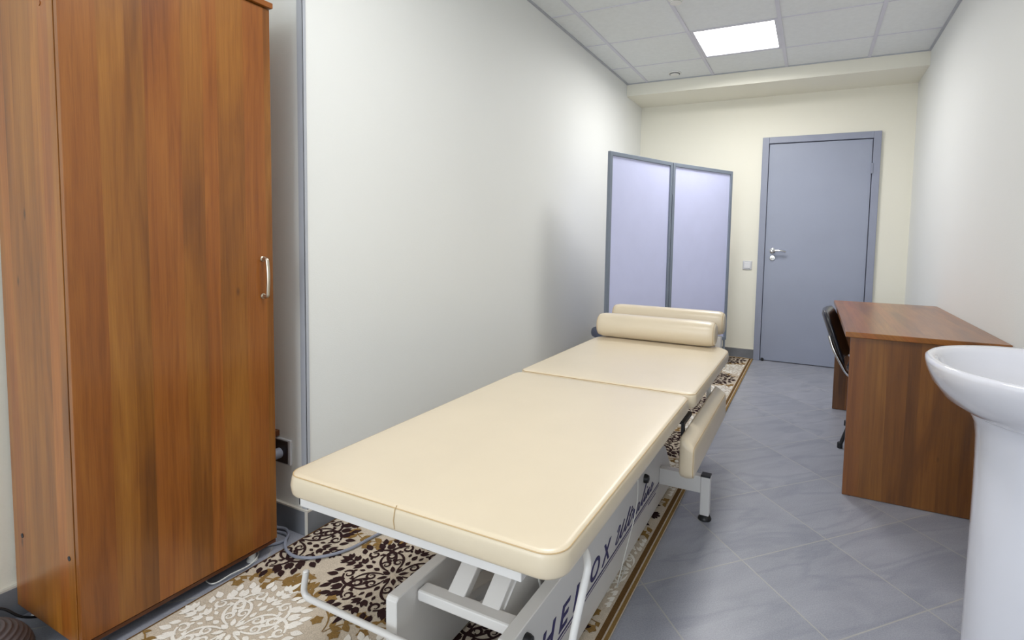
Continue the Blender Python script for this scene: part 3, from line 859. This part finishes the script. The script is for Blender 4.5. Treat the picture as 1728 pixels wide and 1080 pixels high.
for k in range(9): box(bm, 1.129, 1.1306, 2.010+k*.0125, 2.018+k*.0125, .0915, .0975)
part('underline', bm, 'ink', sp, label='navy double underline with a row of tiny marks')

# bolsters
def bolster(cx0, cx1, cy, cz, ry, rz, label, skew=0):
    t = thing('bolster', ((cx0+cx1)/2, cy, cz-rz), label, 'bolster', 'cream bolsters at the head of the couch')
    bm = bmesh.new(); loops = []
    e_ = .050
    xs_ = [(0, .66), (.003, .78), (.010, .88), (.020, .945), (.034, .985), (e_, 1.0)]
    xl = [(cx0+a_, s_) for a_, s_ in xs_] + [(cx0+(cx1-cx0)*k/6, 1.006) for k in range(1, 6)] + [(cx1-a_, s_) for a_, s_ in xs_[::-1]]
    for x_, s_ in xl:
        lp_ = []
        for k in range(40):
            a = 2*PI*k/40; ca, sa = math.cos(a), math.sin(a)
            rr = 1.0/((abs(ca)**2.3+abs(sa)**2.3)**(1/2.3))
            lp_.append((x_, cy+skew*(x_-cx0)+ry*s_*rr*ca, cz+rz*s_*rr*sa))
        loops.append(lp_)
    loft(bm, loops)
    b_ = part('cover', bm, 'leather', t, True, 60)
    for x_ in (cx0+.009, cx1-.009):
        bm = bmesh.new(); pl = []
        for k in range(41):
            a = 2*PI*k/40; ca, sa = math.cos(a), math.sin(a); rr = .872/((abs(ca)**2.3+abs(sa)**2.3)**(1/2.3))
            pl.append((x_, cy+skew*(x_-cx0)+ry*rr*ca, cz+rz*rr*sa))
        tube(bm, pl, .0014, 6, cap=False); part('piping', bm, 'seam', t, True)
    return t
bolster(.592, 1.240, 2.835, ZT+.003+.066, .070, .066, 'cream leatherette bolster lying on the head section, the nearer and longer of the two')
bolster(.600, 1.250, 3.060, .684, .056, .066, 'cream leatherette bolster standing just behind the nearer one, in front of the folding screen')

# ------------------------------------------------------------------ folding screen
scr = thing('folding_screen', (.66, 4.25, 0), 'pale lilac folding screen in a grey metal frame, standing before the back wall', 'folding screen')
P = [Vector((.366, 3.536, 0)), Vector((.640, 4.236, 0)), Vector((1.000, 4.939, 0))]
ZB_, ZT_ = .26, 1.752
for i in range(2):
    a, b = P[i], P[i+1]; d = (b-a).normalized(); n_ = Vector((-d.y, d.x, 0))
    a2 = a + d*(.015 if i == 0 else .018); b2 = b - d*(.018 if i == 0 else .015)
    bm = bmesh.new(); wd = .028
    for q_ in (a2, b2):
        obox(bm, q_+Vector((0, 0, (ZB_+ZT_)/2)), d, n_, (0, 0, 1), wd/2, .012, (ZT_-ZB_)/2, .002)
    for z_ in (ZB_+wd/2, ZT_-wd/2): obox(bm, (a2+b2)/2+Vector((0, 0, z_)), d, n_, (0, 0, 1), (b2-a2).length/2-wd/2, .0118, wd/2, .002)
    fr_ = part('frame', bm, 'grey_metal', scr)
    bm = bmesh.new(); obox(bm, (a2+b2)/2+Vector((0, 0, (ZB_+ZT_)/2)), d, n_, (0, 0, 1), (b2-a2).length/2-wd/2-.002, .002, (ZT_-ZB_)/2-wd-.002, 0)
    part('panel', bm, 'fabric', fr_)
    for q_ in (a2, b2):
        bm = bmesh.new()
        tube(bm, [q_+Vector((0, 0, ZB_+.005)), q_+Vector((0, 0, .03))], .009, 10)
        lathe(bm, [(.015, RT+.002), (.016, .022), (.010, .034)], (q_.x, q_.y, 0), 14)
        part('leg', bm, 'grey_metal', fr_, True)
    mid = P[1]
for z_ in (.5, 1.0, 1.5):
    bm = bmesh.new(); lathe(bm, [(.008, 0), (.008, .07)], (P[1].x+.004, P[1].y-.012, z_), 10); part('hinge', bm, 'grey_metal', scr, True)

# dark stool glimpsed behind the screen
st_ = thing('padded_stool', (.235, 4.05, 0), 'dark grey padded stool mostly hidden behind the folding screen, by the left wall', 'stool')
bm = bmesh.new(); prof = [(.10, .36), (.150, .362)]
for k in range(9): a = PI*k/8-PI/2; prof.append((.150+.012*math.cos(a), .385+.03*math.sin(a)))
prof += [(.12, .425), (.05, .43)]
lathe(bm, prof, (.235, 4.05, 0), 32); part('seat', bm, 'stool', st_, True, 60)
for k in range(4):
    a = PI/4+k*PI/2; bm = bmesh.new(); tube(bm, [(.235+.10*math.cos(a), 4.05+.10*math.sin(a), .37), (.235+.135*math.cos(a), 4.05+.135*math.sin(a), RT+.004)], .010, 8); part('leg', bm, 'rubber', st_, True)

# ------------------------------------------------------------------ desk
DKX, DY0, DY1, DW = 1.816, 2.690, 4.140, W-.004
dk = thing('writing_desk', (2.11, 3.41, 0), 'walnut-brown panel desk standing against the right wall behind the washbasin', 'desk')
part('desktop', BX(DKX, DW, DY0, DY1, .726, .750, .003), 'wood_top', dk)
part('side_panel', BX(DKX+.022, DW-.02, DY0+.018, DY0+.036, .002, .726, .001), 'wood_desk', dk)
part('side_panel', BX(DKX+.022, DW-.02, DY1-.036, DY1-.018, .002, .726, .001), 'wood_desk', dk)
part('back_panel', BX(DW-.06, DW-.044, DY0+.036, DY1-.036, .35, .726, .001), 'wood_desk', dk)
for y_ in (DY0+.027, DY1-.027):
    for x_ in (DKX+.05, DW-.06):
        bm = bmesh.new(); lathe(bm, [(.008, 0), (.008, .004)], (x_, y_, 0), 12); part('foot', bm, 'black', dk)

# chair pushed under the desk
ch = thing('office_chair', (2.02, 3.53, 0), 'black padded chair with a steel frame tucked under the desk', 'chair')
yc, hw = 3.53, .215
bx_ = lambda z: 1.866-(z-.39)*.345     # backrest lean
bm = bmesh.new(); loops = []
for k in range(13):
    t = k/12; z_ = .46+.295*t
    wdt = (hw-.004)*(1-.20*max(0, (t-.55)/.45)**2.2)*(1 if t < .98 else .97)
    th = .020 if 0 < k < 12 else .008
    lp_ = []
    for j in range(24):
        a = 2*PI*j/24; ca, sa = math.cos(a), math.sin(a)
        yy = wdt*(abs(ca)**.5)*(1 if ca >= 0 else -1); xx = th*(abs(sa)**.6)*(1 if sa >= 0 else -1)
        bow = -.030*(1-(yy/hw)**2)
        lp_.append((bx_(z_)+.02+xx+bow+.012, yc+yy, z_))
    loops.append(lp_)
loft(bm, loops); part('backrest', bm, 'blk_leather', ch, True, 60)
tfc = lambda p_: p_
part('seat', cushion(1.885, 2.285, yc-hw, yc+hw, .430, .475, (.06, .06, .04, .04), .016), 'blk_leather', ch, True, 50)
for sg in (-1, 1):
    yy = yc+sg*(hw+.004)
    bm = bmesh.new(); tube(bm, bend([(1.792, yy-sg*.02, .62), (bx_(.55)+.006, yy, .55), (1.900, yy, .400), (2.26, yy, .400)], .05), .009, 10)
    part('frame', bm, 'chrome', ch, True)
    for xa, xb in ((1.99, 1.875), (2.16, 2.275)):
        bm = bmesh.new(); tube(bm, [(xa, yy, .40), (xb, yy, .012)], .010, 10)
        lg = part('leg', bm, 'black', ch, True)
        bm = bmesh.new(); lathe(bm, [(.014, .001), (.014, .03), (.010, .034)], (xb, yy, 0), 12); part('foot', bm, 'black', lg, True)
ch.rotation_euler = (0, 0, math.radians(-7)); ch.location = (2.025, 3.53, 0)

# ------------------------------------------------------------------ wash basin
wb = thing('pedestal_washbasin', (2.2, 1.68, 0), 'glossy white ceramic washbasin on its pedestal at the right wall', 'washbasin')
BXC, BYC, BZ = 2.232, 1.665, .850
def boval(ax, ay, z, cx=BXC, back=W-.003, n=112, e=2.25, lift=0):
    out = []
    for k in range(n):
        a = 2*PI*k/n; ca, sa = math.cos(a), math.sin(a)
        x_ = cx+ax*abs(ca)**(2/e)*(1 if ca >= 0 else -1); y_ = BYC+ay*abs(sa)**(2/e)*(1 if sa >= 0 else -1)
        out.append((min(x_, back), y_, z))
    return out
bm = bmesh.new()
A0, B0 = .285, .300
prof = [(.30, .30, .700, 2.0), (.48, .48, .706, 2.0), (.68, .68, .724, 2.05), (.84, .84, .752, 2.1), (.935, .935, .788, 2.2), (.98, .98, .818, 2.2), (.995, .996, .838, 2.2), (.993, .994, .847, 2.2), (.97, .972, .852, 2.2),
        (.90, .91, .8505, 2.2), (.865, .875, .847, 2.2), (.840, .850, .838, 2.2), (.800, .81, .815, 2.2), (.70, .70, .776, 2.1), (.52, .50, .746, 2.0), (.25, .22, .733, 2.0), (.06, .05, .730, 2.0)]
loft(bm, [boval(A0*a_, B0*b_, z_, BXC+(.0 if i < 9 else -.012), e=e_) for i, (a_, b_, z_, e_) in enumerate(prof)])
basin = part('basin', bm, 'ceramic', wb, True, 60)
bm = bmesh.new(); lathe(bm, [(.022, 0), (.022, .003), (.015, .004), (.012, .001)], (BXC-.012, BYC, .7305), 20); part('drain', bm, 'chrome', basin, True)
bm = bmesh.new(); loops = []
for s_, z_ in ((1.0, .0), (1.0, .02), (.99, .06), (.985, .14), (.98, .35), (.975, .52), (.98, .60), (.99, .66), (1.02, .695), (1.10, .722), (1.14, .735)):
    lp_ = []
    for k in range(40):
        a = 2*PI*k/40; ca, sa = math.cos(a), math.sin(a)
        lp_.append((min(2.225+.165*s_*abs(ca)**(2/2.4)*(1 if ca >= 0 else -1), W-.004), BYC+.110*s_*abs(sa)**(2/2.4)*(1 if sa >= 0 else -1), z_))
    loops.append(lp_)
loft(bm, loops); part('pedestal', bm, 'ceramic', wb, True, 60)
